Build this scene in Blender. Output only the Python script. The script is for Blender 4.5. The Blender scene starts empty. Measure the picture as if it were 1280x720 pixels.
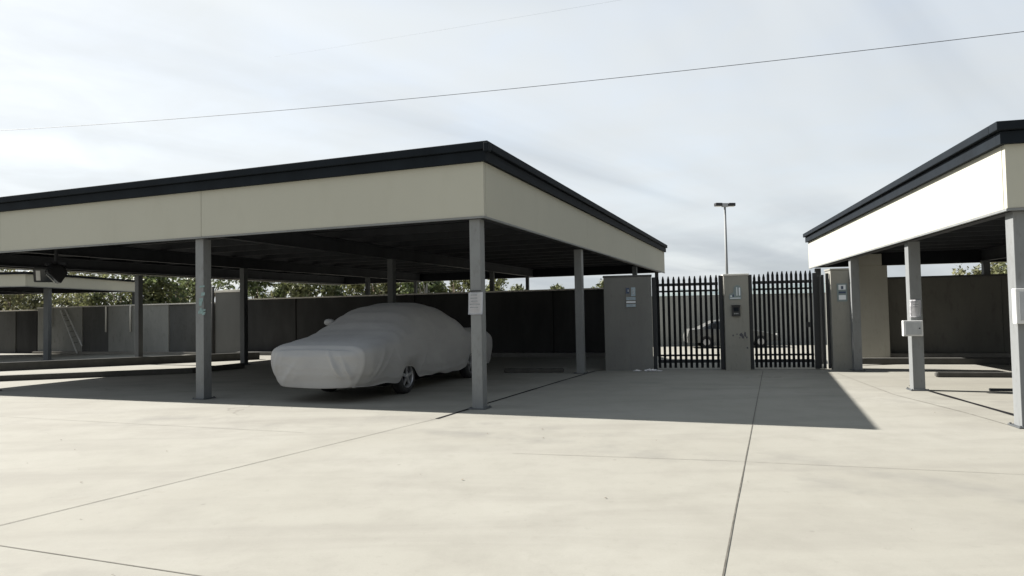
import bpy, bmesh, math, random
from math import sin, cos, radians, pi, tan, atan2, hypot, exp
from mathutils import Vector, Matrix, noise
random.seed(7)
C = bpy.context.scene.collection
SC = bpy.context.scene

# ------------------------------------------------------------------ materials
def newmat(name):
    m = bpy.data.materials.new(name); m.use_nodes = True
    nt = m.node_tree; nt.nodes.clear()
    out = nt.nodes.new('ShaderNodeOutputMaterial'); b = nt.nodes.new('ShaderNodeBsdfPrincipled')
    nt.links.new(b.outputs[0], out.inputs[0])
    return m, nt, b
def N(nt, t, **kw):
    n = nt.nodes.new(t)
    for k, v in kw.items():
        if k.startswith('i_'): n.inputs[k[2:].replace('_', ' ')].default_value = v
        else: setattr(n, k, v)
    return n
def ramp(nt, fac, stops):
    r = nt.nodes.new('ShaderNodeValToRGB'); e = r.color_ramp.elements
    e[0].position = stops[0][0]; e[0].color = (*stops[0][1], 1) if not isinstance(stops[0][1], float) else (stops[0][1],)*3+(1,)
    e[1].position = stops[-1][0]; e[1].color = (*stops[-1][1], 1) if not isinstance(stops[-1][1], float) else (stops[-1][1],)*3+(1,)
    for p, c in stops[1:-1]:
        x = e.new(p); x.color = (*c, 1) if not isinstance(c, float) else (c, c, c, 1)
    nt.links.new(fac, r.inputs[0]); return r.outputs[0]
def mixc(nt, fac, a, b, mode='MIX'):
    m = nt.nodes.new('ShaderNodeMix'); m.data_type = 'RGBA'; m.blend_type = mode
    for s, v in ((0, fac), (6, a), (7, b)):
        if hasattr(v, 'links'): nt.links.new(v, m.inputs[s])
        else: m.inputs[s].default_value = v if s == 0 else (*v, 1)
    return m.outputs[2]
def noise_tex(nt, scale, detail=4, rough=.55, vec=None, dist=0):
    n = nt.nodes.new('ShaderNodeTexNoise'); n.inputs['Scale'].default_value = scale
    n.inputs['Detail'].default_value = detail; n.inputs['Roughness'].default_value = rough; n.inputs['Distortion'].default_value = dist
    if vec is not None: nt.links.new(vec, n.inputs['Vector'])
    return n.outputs[0]
def coords(nt, scale=(1, 1, 1), rot=(0, 0, 0), kind='Object'):
    t = nt.nodes.new('ShaderNodeTexCoord'); m = nt.nodes.new('ShaderNodeMapping')
    m.inputs['Scale'].default_value = scale; m.inputs['Rotation'].default_value = rot
    nt.links.new(t.outputs[kind], m.inputs[0]); return m.outputs[0]
def bump(nt, b, h, strength=.2, dist=.01):
    n = nt.nodes.new('ShaderNodeBump'); n.inputs['Strength'].default_value = strength; n.inputs['Distance'].default_value = dist
    nt.links.new(h, n.inputs['Height']); nt.links.new(n.outputs[0], b.inputs['Normal'])
def paint(name, col, rough=.6, var=.12, scale=2.0, metal=0, stretch=(1, 1, .35), spec=.5, dirt=None, bs=.1):
    m, nt, b = newmat(name)
    v = coords(nt, stretch)
    n1 = noise_tex(nt, scale, 6, .6, v); n2 = noise_tex(nt, scale*9, 3, .6, v)
    lo = tuple(c*(1-var) for c in col); hi = tuple(min(1, c*(1+var)) for c in col)
    c = ramp(nt, n1, [(.3, lo), (.7, hi)])
    if dirt:
        f = ramp(nt, n2, [(.55, 0.0), (.75, .5)]); c = mixc(nt, f, c, dirt)
    nt.links.new(c, b.inputs['Base Color'])
    b.inputs['Roughness'].default_value = rough; b.inputs['Metallic'].default_value = metal
    b.inputs['Specular IOR Level'].default_value = spec
    bump(nt, b, n2, bs, .005)
    return m

M = {}
M['fascia'] = paint('cream_panel', (.395, .386, .325), .7, .03, .5, stretch=(.6, .6, .25), dirt=(.37, .36, .30), spec=.2)
M['gutter'] = paint('dark_navy_steel', (.008, .011, .0145), .75, .2, 3, spec=.12)
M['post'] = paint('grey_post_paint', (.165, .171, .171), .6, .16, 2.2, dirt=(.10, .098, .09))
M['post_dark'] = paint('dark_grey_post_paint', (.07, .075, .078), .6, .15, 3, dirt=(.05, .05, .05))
M['beam'] = paint('dark_beam_paint', (.035, .037, .042), .65, .2, 2, spec=.2)
M['ceiling'] = paint('dark_roof_sheet', (.014, .015, .018), .8, .2, 2, spec=.1)
M['pillar'] = paint('grey_render', (.24, .235, .21), .9, .10, 1.5, dirt=(.16, .155, .14), spec=.15, bs=.3)
M['pillar_left'] = paint('dark_grey_render', (.155, .155, .147), .9, .10, 1.5, dirt=(.12, .12, .11), spec=.15, bs=.3)
M['pillar_block'] = paint('lightened_block_render', (.33, .32, .285), .9, .08, 1.5, dirt=(.26, .25, .22), spec=.15, bs=.3)  # pier render lightened in colour to offset the roof's shade
M['coping'] = paint('pale_coping_painted_sunlit', (.60, .58, .53), .85, .1, 3, spec=.15)  # brightened so shaded coping edges look sunlit; pale pipes share it
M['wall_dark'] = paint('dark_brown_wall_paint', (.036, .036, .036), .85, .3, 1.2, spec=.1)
M['wall_mid'] = paint('charcoal_wall_panel', (.085, .085, .082), .85, .15, 1.2, dirt=(.05, .05, .045), spec=.1)
M['wall_light'] = paint('weathered_grey_panel', (.23, .23, .215), .9, .16, 1.0, dirt=(.13, .13, .12), spec=.1)
M['wall_tall'] = paint('grey_tall_panel', (.125, .125, .12), .9, .12, 1.0, spec=.1)
M['wall_right'] = paint('umber_grey_wall', (.13, .126, .113), .88, .16, .8, dirt=(.085, .082, .072), spec=.1)
M['iron'] = paint('black_gate_paint', (.008, .010, .013), .5, .2, 5, spec=.4)
M['steel'] = paint('galvanised_steel', (.34, .35, .36), .45, .12, 6, metal=.5)
M['white_box'] = paint('light_grey_plastic', (.50, .50, .49), .5, .08, 3)
M['paper'] = paint('white_paper', (.66, .65, .66), .7, .08, 9, stretch=(1, 1, 1))
M['ink'] = paint('dark_ink', (.06, .06, .07), .7, .1, 9)
M['ink_grey'] = paint('faded_ink', (.30, .31, .33), .7, .1, 9)
M['sign_blue'] = paint('pale_blue_sign', (.26, .33, .38), .4, .06, 3)
M['sign_teal'] = paint('grey_teal_sign', (.16, .20, .205), .4, .06, 3)
M['sign_mark'] = paint('sign_mark_white', (.62, .65, .68), .5, .05, 3)
M['sign_dark'] = paint('sign_mark_navy', (.03, .05, .10), .5, .05, 3)
M['black_plastic'] = paint('black_plastic', (.015, .015, .016), .45, .1, 5)
M['kerb'] = paint('kerb_concrete', (.20, .19, .172), .9, .12, 3, dirt=(.18, .17, .15), spec=.1, bs=.4)
M['stopper'] = paint('dark_wheel_stop_concrete', (.075, .073, .067), .9, .15, 4, dirt=(.07, .07, .06), spec=.1, bs=.4)
M['joint'] = paint('joint_filler', (.10, .093, .08), .9, .3, 8, stretch=(1, 1, 1), spec=.1)
M['joint_faint'] = paint('faint_joint_filler', (.165, .155, .135), .9, .3, 8, stretch=(1, 1, 1), spec=.1)
M['drain'] = paint('drain_slot_black', (.012, .012, .013), .8, .3, 8, spec=.1)
M['tyre'] = paint('tyre_rubber', (.014, .014, .015), .75, .2, 8)
M['rim'] = paint('alloy_rim', (.42, .42, .43), .35, .1, 8, metal=.7)
M['under'] = paint('underbody_black', (.006, .006, .007), .8, .2, 5, spec=.1)
M['bark'] = paint('bark', (.16, .13, .10), .95, .3, 6, stretch=(1, 1, .2), spec=.1, bs=.6)
M['bark_pale'] = paint('pale_bark', (.42, .38, .32), .9, .25, 6, stretch=(1, 1, .2), spec=.1)
M['glass'] = paint('dark_window_glass', (.02, .024, .028), .12, .1, 1)
M['lens_pale'] = paint('frosted_lamp_glass', (.5, .5, .48), .3, .1, 4)
M['wire'] = paint('wire_black', (.05, .05, .055), .6, .1, 3)
M['teal_tape'] = paint('faded_teal_paint', (.17, .25, .245), .7, .3, 20, stretch=(1, 1, 1))
M['yellow_tape'] = paint('weathered_timber', (.45, .42, .36), .8, .1, 4)
M['far_wall'] = paint('olive_grey_wall', (.30, .30, .275), .9, .1, .8, dirt=(.24, .24, .22), spec=.1)
M['plinth'] = paint('dark_kerb_face', (.13, .128, .12), .9, .12, 3, spec=.1)
CARCOL = {'white': (.7, .7, .69), 'charcoal': (.03, .032, .036), 'silver': (.38, .39, .40), 'red': (.20, .03, .025), 'grey': (.15, .15, .142)}
for k, v in CARCOL.items(): M['car_'+k] = paint('car_paint_'+k, v, .25, .03, 1)
M['lamp_red'] = paint('tail_lamp_red', (.25, .01, .01), .2, .05, 4)

def leaf_mat(name, lo, hi):
    m, nt, b = newmat(name)
    v = coords(nt)
    oi = nt.nodes.new('ShaderNodeNewGeometry')
    n1 = noise_tex(nt, 1.1, 3, .6, v)
    c1 = ramp(nt, n1, [(.35, lo), (.65, hi)])
    c2 = ramp(nt, oi.outputs['Random Per Island'], [(0, .55), (1, 1.35)])
    c = mixc(nt, 1.0, c1, c2, 'MULTIPLY')
    nt.links.new(c, b.inputs['Base Color']); b.inputs['Roughness'].default_value = .55
    b.inputs['Specular IOR Level'].default_value = .35
    tr = nt.nodes.new('ShaderNodeBsdfTranslucent'); nt.links.new(c, tr.inputs[0])
    mx = nt.nodes.new('ShaderNodeMixShader'); mx.inputs[0].default_value = .35
    nt.links.new(b.outputs[0], mx.inputs[1]); nt.links.new(tr.outputs[0], mx.inputs[2])
    nt.links.new(mx.outputs[0], [n for n in nt.nodes if n.type == 'OUTPUT_MATERIAL'][0].inputs[0])
    return m
M['leaf_a'] = leaf_mat('leaf_olive', (.065, .075, .03), (.175, .18, .08))
M['leaf_b'] = leaf_mat('leaf_green', (.045, .06, .022), (.12, .145, .06))
M['leaf_c'] = leaf_mat('leaf_dry', (.075, .078, .035), (.18, .175, .085))

# concrete ground, one material for the whole sheet
def concrete():
    m, nt, b = newmat('yard_concrete')
    v = coords(nt)
    vs = coords(nt, (.18, 1.1, 1), (0, 0, radians(21)))
    big = noise_tex(nt, .28, 5, .55, v, .4)
    streak = noise_tex(nt, 1.3, 5, .6, vs, .5)
    mid = noise_tex(nt, 1.6, 8, .68, v)
    fine = noise_tex(nt, 60, 4, .7, v)
    grit = noise_tex(nt, 9, 6, .75, v)
    c = ramp(nt, big, [(.30, (0.219, 0.210, 0.179)), (.7, (0.255, 0.247, 0.217))])
    c = mixc(nt, ramp(nt, streak, [(.48, 0.0), (.70, .55)]), c, (0.182, 0.172, 0.150))
    c = mixc(nt, ramp(nt, mid, [(.46, 0.0), (.70, .55)]), c, (0.186, 0.177, 0.153))
    c = mixc(nt, ramp(nt, mid, [(.20, .35), (.42, 0.0)]), c, (0.281, 0.275, 0.243))
    c = mixc(nt, ramp(nt, grit, [(.57, 0.0), (.78, .5)]), c, (0.162, 0.155, 0.132))
    # broad tyre scuffs: rings distorted by noise
    w = nt.nodes.new('ShaderNodeTexWave'); w.wave_type = 'RINGS'; w.rings_direction = 'Z'; w.inputs['Scale'].default_value = .055
    w.inputs['Distortion'].default_value = 2.2; w.inputs['Detail'].default_value = 3; w.inputs['Detail Scale'].default_value = .5
    t = nt.nodes.new('ShaderNodeTexCoord'); mp = nt.nodes.new('ShaderNodeMapping'); mp.inputs['Location'].default_value = (4.5, -1, 0)
    nt.links.new(t.outputs['Object'], mp.inputs[0]); nt.links.new(mp.outputs[0], w.inputs['Vector'])
    wf = ramp(nt, w.outputs[1], [(.86, 0.0), (.96, .7), (1.0, 0.2)])
    brk = ramp(nt, noise_tex(nt, .8, 4, .6, v), [(.48, 0.0), (.66, .75)])
    mm = nt.nodes.new('ShaderNodeMath'); mm.operation = 'MULTIPLY'; nt.links.new(wf, mm.inputs[0]); nt.links.new(brk, mm.inputs[1])
    c = mixc(nt, mm.outputs[0], c, (0.147, 0.142, 0.130))
    # small dark oil spots
    vo = nt.nodes.new('ShaderNodeTexVoronoi'); vo.inputs['Scale'].default_value = 1.35; nt.links.new(v, vo.inputs['Vector'])
    sp = ramp(nt, vo.outputs['Distance'], [(.012, .5), (.035, 0.0)])
    c = mixc(nt, sp, c, (0.116, 0.107, 0.092))
    c = mixc(nt, ramp(nt, fine, [(.3, 0.0), (.8, .22)]), c, (0.172, 0.167, 0.147))
    vc = nt.nodes.new('ShaderNodeTexVoronoi'); vc.feature = 'DISTANCE_TO_EDGE'; vc.inputs['Scale'].default_value = .17
    wob = nt.nodes.new('ShaderNodeVectorMath'); wob.operation = 'MULTIPLY_ADD'; nz = nt.nodes.new('ShaderNodeTexNoise'); nz.inputs['Scale'].default_value = 1.3; nz.inputs['Detail'].default_value = 5
    nt.links.new(v, nz.inputs['Vector']); nt.links.new(nz.outputs[1], wob.inputs[0]); wob.inputs[1].default_value = (.9, .9, .9); nt.links.new(v, wob.inputs[2]); nt.links.new(wob.outputs[0], vc.inputs['Vector'])
    ck = ramp(nt, vc.outputs['Distance'], [(.0004, .6), (.0013, 0.0)])
    brk2 = ramp(nt, noise_tex(nt, .22, 3, .5, v), [(.52, 0.0), (.60, 1.0)])
    m3 = nt.nodes.new('ShaderNodeMath'); m3.operation = 'MULTIPLY'; nt.links.new(ck, m3.inputs[0]); nt.links.new(brk2, m3.inputs[1])
    c = mixc(nt, m3.outputs[0], c, (.13, .12, .10))
    drip = ramp(nt, noise_tex(nt, 3.4, 2, .4, v), [(.70, 0.0), (.80, .4)])
    c = mixc(nt, drip, c, (.19, .178, .15))
    nt.links.new(c, b.inputs['Base Color']); b.inputs['Roughness'].default_value = .88; b.inputs['Specular IOR Level'].default_value = .18
    bump(nt, b, fine, .25, .004)
    return m
M['concrete'] = concrete()

def cover_mat():
    m, nt, b = newmat('car_cover_fabric')
    v = coords(nt, (1.2, .5, 2.5)); v2 = coords(nt)
    n1 = noise_tex(nt, 2.2, 6, .6, v, .6); n2 = noise_tex(nt, 1.1, 4, .5, v2)
    wv = noise_tex(nt, 160, 2, .5, v2)
    c = ramp(nt, n2, [(.3, (.285, .282, .278)), (.7, (.335, .332, .326))])
    c = mixc(nt, ramp(nt, n1, [(.55, 0.0), (.8, .35)]), c, (.21, .212, .218))
    nt.links.new(c, b.inputs['Base Color']); b.inputs['Roughness'].default_value = .68
    b.inputs['Sheen Weight'].default_value = .15; b.inputs['Specular IOR Level'].default_value = .3
    ad = nt.nodes.new('ShaderNodeMath'); ad.operation = 'MULTIPLY_ADD'; ad.inputs[1].default_value = .05
    nt.links.new(wv, ad.inputs[0]); nt.links.new(n1, ad.inputs[2])
    bump(nt, b, ad.outputs[0], .45, .03)
    return m
M['cover'] = cover_mat()

def hill_mat():
    m, nt, b = newmat('far_hill_scrub')
    v = coords(nt, (1, 1, 3))
    c = ramp(nt, noise_tex(nt, .03, 8, .65, v), [(.35, (.12, .15, .16)), (.65, (.19, .21, .20))])
    nt.links.new(c, b.inputs['Base Color']); b.inputs['Roughness'].default_value = 1; b.inputs['Specular IOR Level'].default_value = 0
    return m
M['hill'] = hill_mat()

# ------------------------------------------------------------------ mesh builder
class MB:
    def __init__(s): s.bm = bmesh.new()
    def box(s, x0, x1, y0, y1, z0, z1, bev=0, mi=0):
        vs = [s.bm.verts.new(p) for p in ((x0,y0,z0),(x1,y0,z0),(x1,y1,z0),(x0,y1,z0),(x0,y0,z1),(x1,y0,z1),(x1,y1,z1),(x0,y1,z1))]
        fs = [s.bm.faces.new([vs[i] for i in f]) for f in ((0,3,2,1),(4,5,6,7),(0,1,5,4),(1,2,6,5),(2,3,7,6),(3,0,4,7))]
        if bev:
            es = list({e for f in fs for e in f.edges})
            bmesh.ops.bevel(s.bm, geom=es, offset=bev, segments=2, affect='EDGES', profile=.6)
        return s
    def obox(s, p, q, w, z0, z1, bev=0):
        """wall like box along plan segment p-q, thickness w to the back (left normal)"""
        d = Vector((q[0]-p[0], q[1]-p[1])); n = Vector((-d.y, d.x)).normalized()*w
        pts = [(p[0], p[1]), (q[0], q[1]), (q[0]+n.x, q[1]+n.y), (p[0]+n.x, p[1]+n.y)]
        vs = [s.bm.verts.new((x, y, z)) for z in (z0, z1) for x, y in pts]
        fs = [s.bm.faces.new([vs[i] for i in f]) for f in ((0,3,2,1),(4,5,6,7),(0,1,5,4),(1,2,6,5),(2,3,7,6),(3,0,4,7))]
        if bev:
            es = list({e for f in fs for e in f.edges})
            bmesh.ops.bevel(s.bm, geom=es, offset=bev, segments=2, affect='EDGES')
        return s
    def tube(s, pts, r, seg=8, cap=True, r2=None):
        pts = [Vector(p) for p in pts]; rings = []
        for i, p in enumerate(pts):
            d = (pts[min(i+1, len(pts)-1)]-pts[max(i-1, 0)]).normalized()
            u = d.cross(Vector((0, 0, 1)));
            if u.length < 1e-3: u = Vector((1, 0, 0))
            u.normalize(); v = d.cross(u)
            rr = r if r2 is None else r+(r2-r)*i/(len(pts)-1)
            if isinstance(r, (list, tuple)): rr = r[i]
            rings.append([s.bm.verts.new(p+(u*cos(2*pi*k/seg)+v*sin(2*pi*k/seg))*rr) for k in range(seg)])
        for a, b in zip(rings, rings[1:]):
            for k in range(seg): s.bm.faces.new((a[k], a[(k+1) % seg], b[(k+1) % seg], b[k]))
        if cap: s.bm.faces.new(rings[0][::-1]); s.bm.faces.new(rings[-1])
        return s
    def lathe(s, prof, axis='x', c=(0, 0, 0), seg=32):
        rings = []
        for (h, r) in prof:
            ring = []
            for k in range(seg):
                a = 2*pi*k/seg
                p = {'x': (h, r*cos(a), r*sin(a)), 'y': (r*cos(a), h, r*sin(a)), 'z': (r*cos(a), r*sin(a), h)}[axis]
                ring.append(s.bm.verts.new((p[0]+c[0], p[1]+c[1], p[2]+c[2])))
            rings.append(ring)
        for a, b in zip(rings, rings[1:]):
            for k in range(seg): s.bm.faces.new((a[k], a[(k+1) % seg], b[(k+1) % seg], b[k]))
        s.bm.faces.new(rings[0][::-1]); s.bm.faces.new(rings[-1])
        return s
    def poly(s, pts):
        s.bm.faces.new([s.bm.verts.new(p) for p in pts]); return s
    def prism(s, pts2, z0, z1):
        lo = [s.bm.verts.new((x, y, z0)) for x, y in pts2]; hi = [s.bm.verts.new((x, y, z1)) for x, y in pts2]
        s.bm.faces.new(lo[::-1]); s.bm.faces.new(hi); n = len(lo)
        for i in range(n): s.bm.faces.new((lo[i], lo[(i+1) % n], hi[(i+1) % n], hi[i]))
        return s
    def build(s, name, mat, parent=None, smooth=False, recalc=True):
        if recalc: bmesh.ops.recalc_face_normals(s.bm, faces=s.bm.faces[:])
        me = bpy.data.meshes.new(name); s.bm.to_mesh(me); s.bm.free()
        if smooth:
            for p in me.polygons: p.use_smooth = True
        me.materials.append(mat if not isinstance(mat, str) else M[mat])
        o = bpy.data.objects.new(name, me); C.objects.link(o)
        if parent: o.parent = parent
        return o
def tag(o, label=None, cat=None, group=None, kind=None):
    if label: o['label'] = label
    if cat: o['category'] = cat
    if group: o['group'] = group
    if kind: o['kind'] = kind
    return o
def empty(name, loc, rz, label, cat, group=None):
    o = bpy.data.objects.new(name, None); C.objects.link(o); o.empty_display_size = .3
    o.location = loc; o.rotation_euler = (0, 0, rz); tag(o, label, cat, group); return o
def copy_tree(o, parent=None):
    c = o.copy(); C.objects.link(c); c.parent = parent
    for ch in list(o.children): copy_tree(ch, c)
    return c

# ------------------------------------------------------------------ frames
YL = .3639; P0 = Vector((-.4766, 10.63)); AX = Vector((cos(YL), -sin(YL))); BY = Vector((sin(YL), cos(YL)))
def L(x, y, z=0):            # left carport frame -> world (x to the right, y to the back)
    p = P0+AX*x+BY*y; return (p.x, p.y, z)
YR = .2335; RX = Vector((cos(YR), -sin(YR))); RY = Vector((sin(YR), cos(YR)))
R0 = Vector((6.9043, 11.9739))-RY*3.9
def Rt(x, y, z=0):
    p = R0+RX*x+RY*y; return (p.x, p.y, z)

# ------------------------------------------------------------------ ground
def sm(t): t = max(0, min(1, t)); return t*t*(3-2*t)
def gz(x, y):                # ground height in left frame coords
    drop = -.55*sm((y-8.3)/9.5)
    if y < 12.2: drop *= sm((x-.8)/.8)*sm((7.2-x)/.8)
    return drop
xs = [-3000, -800, -200, -60, -30, -16, -8, -2, .4, .8, 1.2, 1.6, 2.4, 3.5, 4.6, 5.6, 6.4, 6.8, 7.2, 8, 12, 20, 40, 100, 300, 1000, 3000]
ys = [-600, -100, -30, -10, 0, 4, 7, 8.3] + [8.3+.5*i for i in range(1, 8)] + [12.15, 12.3, 13, 14, 15, 16, 17, 18, 20, 25, 32, 60, 120, 300, 900, 4000]
bm = bmesh.new(); g = [[bm.verts.new(L(x, y, gz(x, y))) for y in ys] for x in xs]
for i in range(len(xs)-1):
    for j in range(len(ys)-1): bm.faces.new((g[i][j], g[i+1][j], g[i+1][j+1], g[i][j+1]))
mb = MB(); mb.bm.free(); mb.bm = bm
tag(mb.build('ground', 'concrete', smooth=True), kind='structure')

def strip(name, pts, w, z=.004, mat='joint', wob=.004):
    mb = MB(); out = []
    P = []
    for (p, q) in zip(pts, pts[1:]):
        n = max(2, int(hypot(q[0]-p[0], q[1]-p[1])/.25))
        for i in range(n): P.append((p[0]+(q[0]-p[0])*i/n, p[1]+(q[1]-p[1])*i/n))
    P.append(pts[-1])
    L_, R_ = [], []
    for i, p in enumerate(P):
        a = P[max(0, i-1)]; b = P[min(len(P)-1, i+1)]
        d = Vector((b[0]-a[0], b[1]-a[1])).normalized(); n = Vector((-d.y, d.x))
        o = wob*noise.noise(Vector((i*.15, w*99, 0))); ww = w*(1+.3*noise.noise(Vector((i*.4, 3, w*50))))/2
        L_.append(mb.bm.verts.new((p[0]+n.x*(ww+o), p[1]+n.y*(ww+o), z))); R_.append(mb.bm.verts.new((p[0]-n.x*(ww-o), p[1]-n.y*(ww-o), z)))
    for i in range(len(P)-1): mb.bm.faces.new((L_[i], R_[i], R_[i+1], L_[i+1]))
    return tag(mb.build(name, mat), kind='structure')
strip('expansion_joint', [(.1, 1.0), (1.15, 3.88), (5.85, 16.1)], .011)
strip('expansion_joint', [(-5.2, 2.6), (-3.8, 5.08), (-.97, 10.0)], .009)
strip('expansion_joint', [(-6, 5.6), (-3.46, 4.63), (-1.87, 4.03), (.8, 3.0)], .007)
strip('expansion_joint', [(-14, 13.1), (-5.41, 9.82), (-2.7, 8.82)], .007, mat='joint_faint')
strip('expansion_joint', [(-.03, 7.29), (2.05, 6.75), (4.53, 5.95), (9, 4.2)], .006, mat='joint_faint')
# slot drain along the left carport side and slab edge at the right one
strip('slot_drain', [(-1.1, 9.75), (-.44, 11.3), (.95, 14.5), (2.0, 16.85), (2.3, 17.1)], .055, .005, 'drain', .006)
strip('slot_drain', [(7.28, 12.6), (6.60, 9.0), (6.3, 7.4)], .085, .005, 'drain', .004)
strip('slab_edge', [(6.0, 8.2), Rt(-.12, 1.2)[:2], Rt(-.45, 3.2)[:2], Rt(-.5, 7)[:2]], .014, .004, 'joint_faint')

# ------------------------------------------------------------------ carports
def corrugated(mb, x0, x1, y0, y1, z, pitch=.25, h=.035, slope=0):
    n = int((x1-x0)/pitch*2); prev = None
    for i in range(n+1):
        x = x0+(x1-x0)*i/n; zz = z+(h if (i//1) % 2 else 0)
        cur = (mb.bm.verts.new((x, y0, zz)), mb.bm.verts.new((x, y1, zz+slope)))
        if prev: mb.bm.faces.new((prev[0], cur[0], cur[1], prev[1]))
        prev = cur
def carport(name, origin, yaw, x0, x1, y1, hb, ht, hr, posts, label, seams=(), rafters=(), over=.12, pw=.2, side_seams=(), thick_posts=None, zfar=-.8, fasmat='fascia', purl=1.25):
    t = empty(name, (origin[0], origin[1], 0), -yaw, label, 'carport')
    F = .09
    # fascia boards: front, back, both sides; butted; panels split at seams by a narrow gap
    xs_ = [x0-F]+list(seams)+[x1+F]
    for a, b in zip(xs_, xs_[1:]):
        m = MB(); m.box(a+.004, b-.004, -F, -.01, hb, ht, .006); m.build('fascia_panel', fasmat, t)
    m = MB(); m.box(x0-F, x1+F, y1+.01, y1+F, hb, ht, .006); m.build('fascia_panel', fasmat, t)
    for xx in ((x0-F, x0-.01), (x1+.01, x1+F)):
        ys_ = [-.008]+list(side_seams)+[y1+.008]
        for a, b in zip(ys_, ys_[1:]):
            m = MB(); m.box(xx[0], xx[1], a+.003, b-.003, hb, ht, .006); m.build('fascia_panel', fasmat, t)
    m = MB(); e = .004
    m.box(x0+e, x1-e, y1-.03, y1-e, hb+.004, ht-.14); m.box(x0+e, x1-e, e, .03, hb+.004, ht-.14); m.box(x0+e, x0+.03, .034, y1-.034, hb+.004, ht-.14); m.box(x1-.03, x1-e, .034, y1-.034, hb+.004, ht-.14)
    m.build('added_dark_backing', 'ceiling', t)  # added dark sheets that cover the light inner fascia faces
    # bottom trim lip under fascia
    m = MB()
    m.box(x0-F-.012, x1+F+.012, -F-.012, -F+.03, hb-.03, hb-.003); m.box(x1+F-.03, x1+F+.012, -F+.031, y1+F, hb-.03, hb-.003)
    m.box(x0-F-.012, x0-F+.03, -F+.031, y1+F, hb-.03, hb-.003)
    m.build('fascia_trim', 'post', t)
    # gutter: lower box gutter + flashing + rolled roof edge
    m = MB(); o = over; zg = ht+(hr-ht)*.52
    def ringbox(m, o0, o1, z0, z1, bev=0):
        m.box(x0-F-o1, x1+F+o1, -F-o1, -F-o0, z0, z1, bev); m.box(x0-F-o1, x1+F+o1, y1+F+o0, y1+F+o1, z0, z1, bev)
        m.box(x0-F-o1, x0-F-o0, -F-o0+.002, y1+F+o0-.002, z0, z1, bev); m.box(x1+F+o0, x1+F+o1, -F-o0+.002, y1+F+o0-.002, z0, z1, bev)
    ringbox(m, -.05, o*.55, ht-.015, zg)
    m.build('gutter', 'gutter', t)
    m = MB(); ringbox(m, -.10, o, zg+.012, hr, .012)
    m.build('roof_capping', 'gutter', t)
    m = MB(); m.box(x1+F+o-.06, x1+F+o+.02, -F-o-.02, -F-o+.10, zg-.03, hr-.03, .01); m.build('gutter_end_cap', 'gutter', t)
    # roof sheet
    m = MB(); corrugated(m, x0+.01, x1-.01, .01, y1-.01, ht-.12); m.build('roof_sheet', 'ceiling', t)
    m = MB(); m.box(x0+.03, x1-.03, .03, y1-.03, ht+.03, ht+.06); m.build('roof_deck', 'gutter', t)
    # purlins run across, rafters run to the back
    zr = hb+.03; ztop = hb+.36
    for xr in rafters:
        m = MB(); m.box(xr-.075, xr+.075, .01, y1-.01, zr, zr+.02); m.box(xr-.012, xr+.012, .01, y1-.01, zr+.021, ztop-.021); m.box(xr-.075, xr+.075, .01, y1-.01, ztop-.02, ztop)
        m.build('rafter', 'beam', t)
    n = int(y1/purl); 
    for i in range(n+1):
        yy = .25+(y1-.5)*i/n
        m = MB(); zb = ztop+.003; m.box(x0+.02, x1-.02, yy-.02, yy-.012, zb, zb+.17); m.box(x0+.02, x1-.02, yy-.011, yy+.05, zb, zb+.012)
        m.build('purlin', 'beam', t)
    for i, (px, py, w, mat) in enumerate(posts):
        z0 = 0 if py < 12.0 else zfar
        top = hb-.032 if py < .5 or abs(px-x1) < .3 or abs(px-x0) < .3 else zr-.002
        m = MB(); m.box(px-w/2, px+w/2, py-w/2, py+w/2, z0, top, .008)
        p = m.build('post', mat, t)
        if z0 == 0:
            m = MB(); m.box(px-w/2-.05, px+w/2+.05, py-w/2-.05, py+w/2+.05, .001, .018, .003)
            for sx in (-1, 1):
                for sy in (-1, 1): m.lathe([(.018, .014), (.034, .014)], 'z', (px+sx*(w/2+.028), py+sy*(w/2+.028), 0), 6)
            m.build('base_plate', 'post_dark', p)
    return t
po, pd = 'post', 'post_dark'
carport('carport', P0, YL, -15.65, .02, 18.68, 2.987, 3.844, 4.125,
    [(-.09, .07, .18, po), (-5.66, .07, .19, po), (-11.62, .07, .2, po), (-15.55, .07, .2, po),
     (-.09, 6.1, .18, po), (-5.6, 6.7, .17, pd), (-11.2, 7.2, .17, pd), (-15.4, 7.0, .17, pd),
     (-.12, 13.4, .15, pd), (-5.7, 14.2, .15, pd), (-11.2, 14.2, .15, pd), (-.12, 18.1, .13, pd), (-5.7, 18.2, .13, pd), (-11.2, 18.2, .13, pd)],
    'long carport on the left sheltering the covered car, shaded cream fascia', seams=(-11.1, -5.55), rafters=(-.12, -5.6, -11.2, -15.4),
    side_seams=(6.2, 12.4))
carport('carport', R0, YR, .02, 9.0, 12.2, 2.617, 3.396, 3.643,
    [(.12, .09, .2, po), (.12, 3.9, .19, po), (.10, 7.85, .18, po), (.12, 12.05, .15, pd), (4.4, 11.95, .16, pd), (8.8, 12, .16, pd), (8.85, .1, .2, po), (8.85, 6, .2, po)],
    'carport on the right of the gates with brightly sunlit cream side fascia', seams=(5.0,), rafters=(.3, 4.4, 8.7), side_seams=(), purl=1.1, zfar=-.3)
carport('carport', (-17.55, 24.6), .03, -9.0, 0, 7.2, 2.76, 3.20, 3.27,
    [(-.1, 1.3, .19, pd), (-.1, 7.0, .18, pd), (-8.8, .3, .18, pd), (-8.8, 7.0, .18, pd)],
    'far low carport beyond the left end of the big carport, over the grey wall', rafters=(-.3, -4.5, -8.7), zfar=0)

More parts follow.
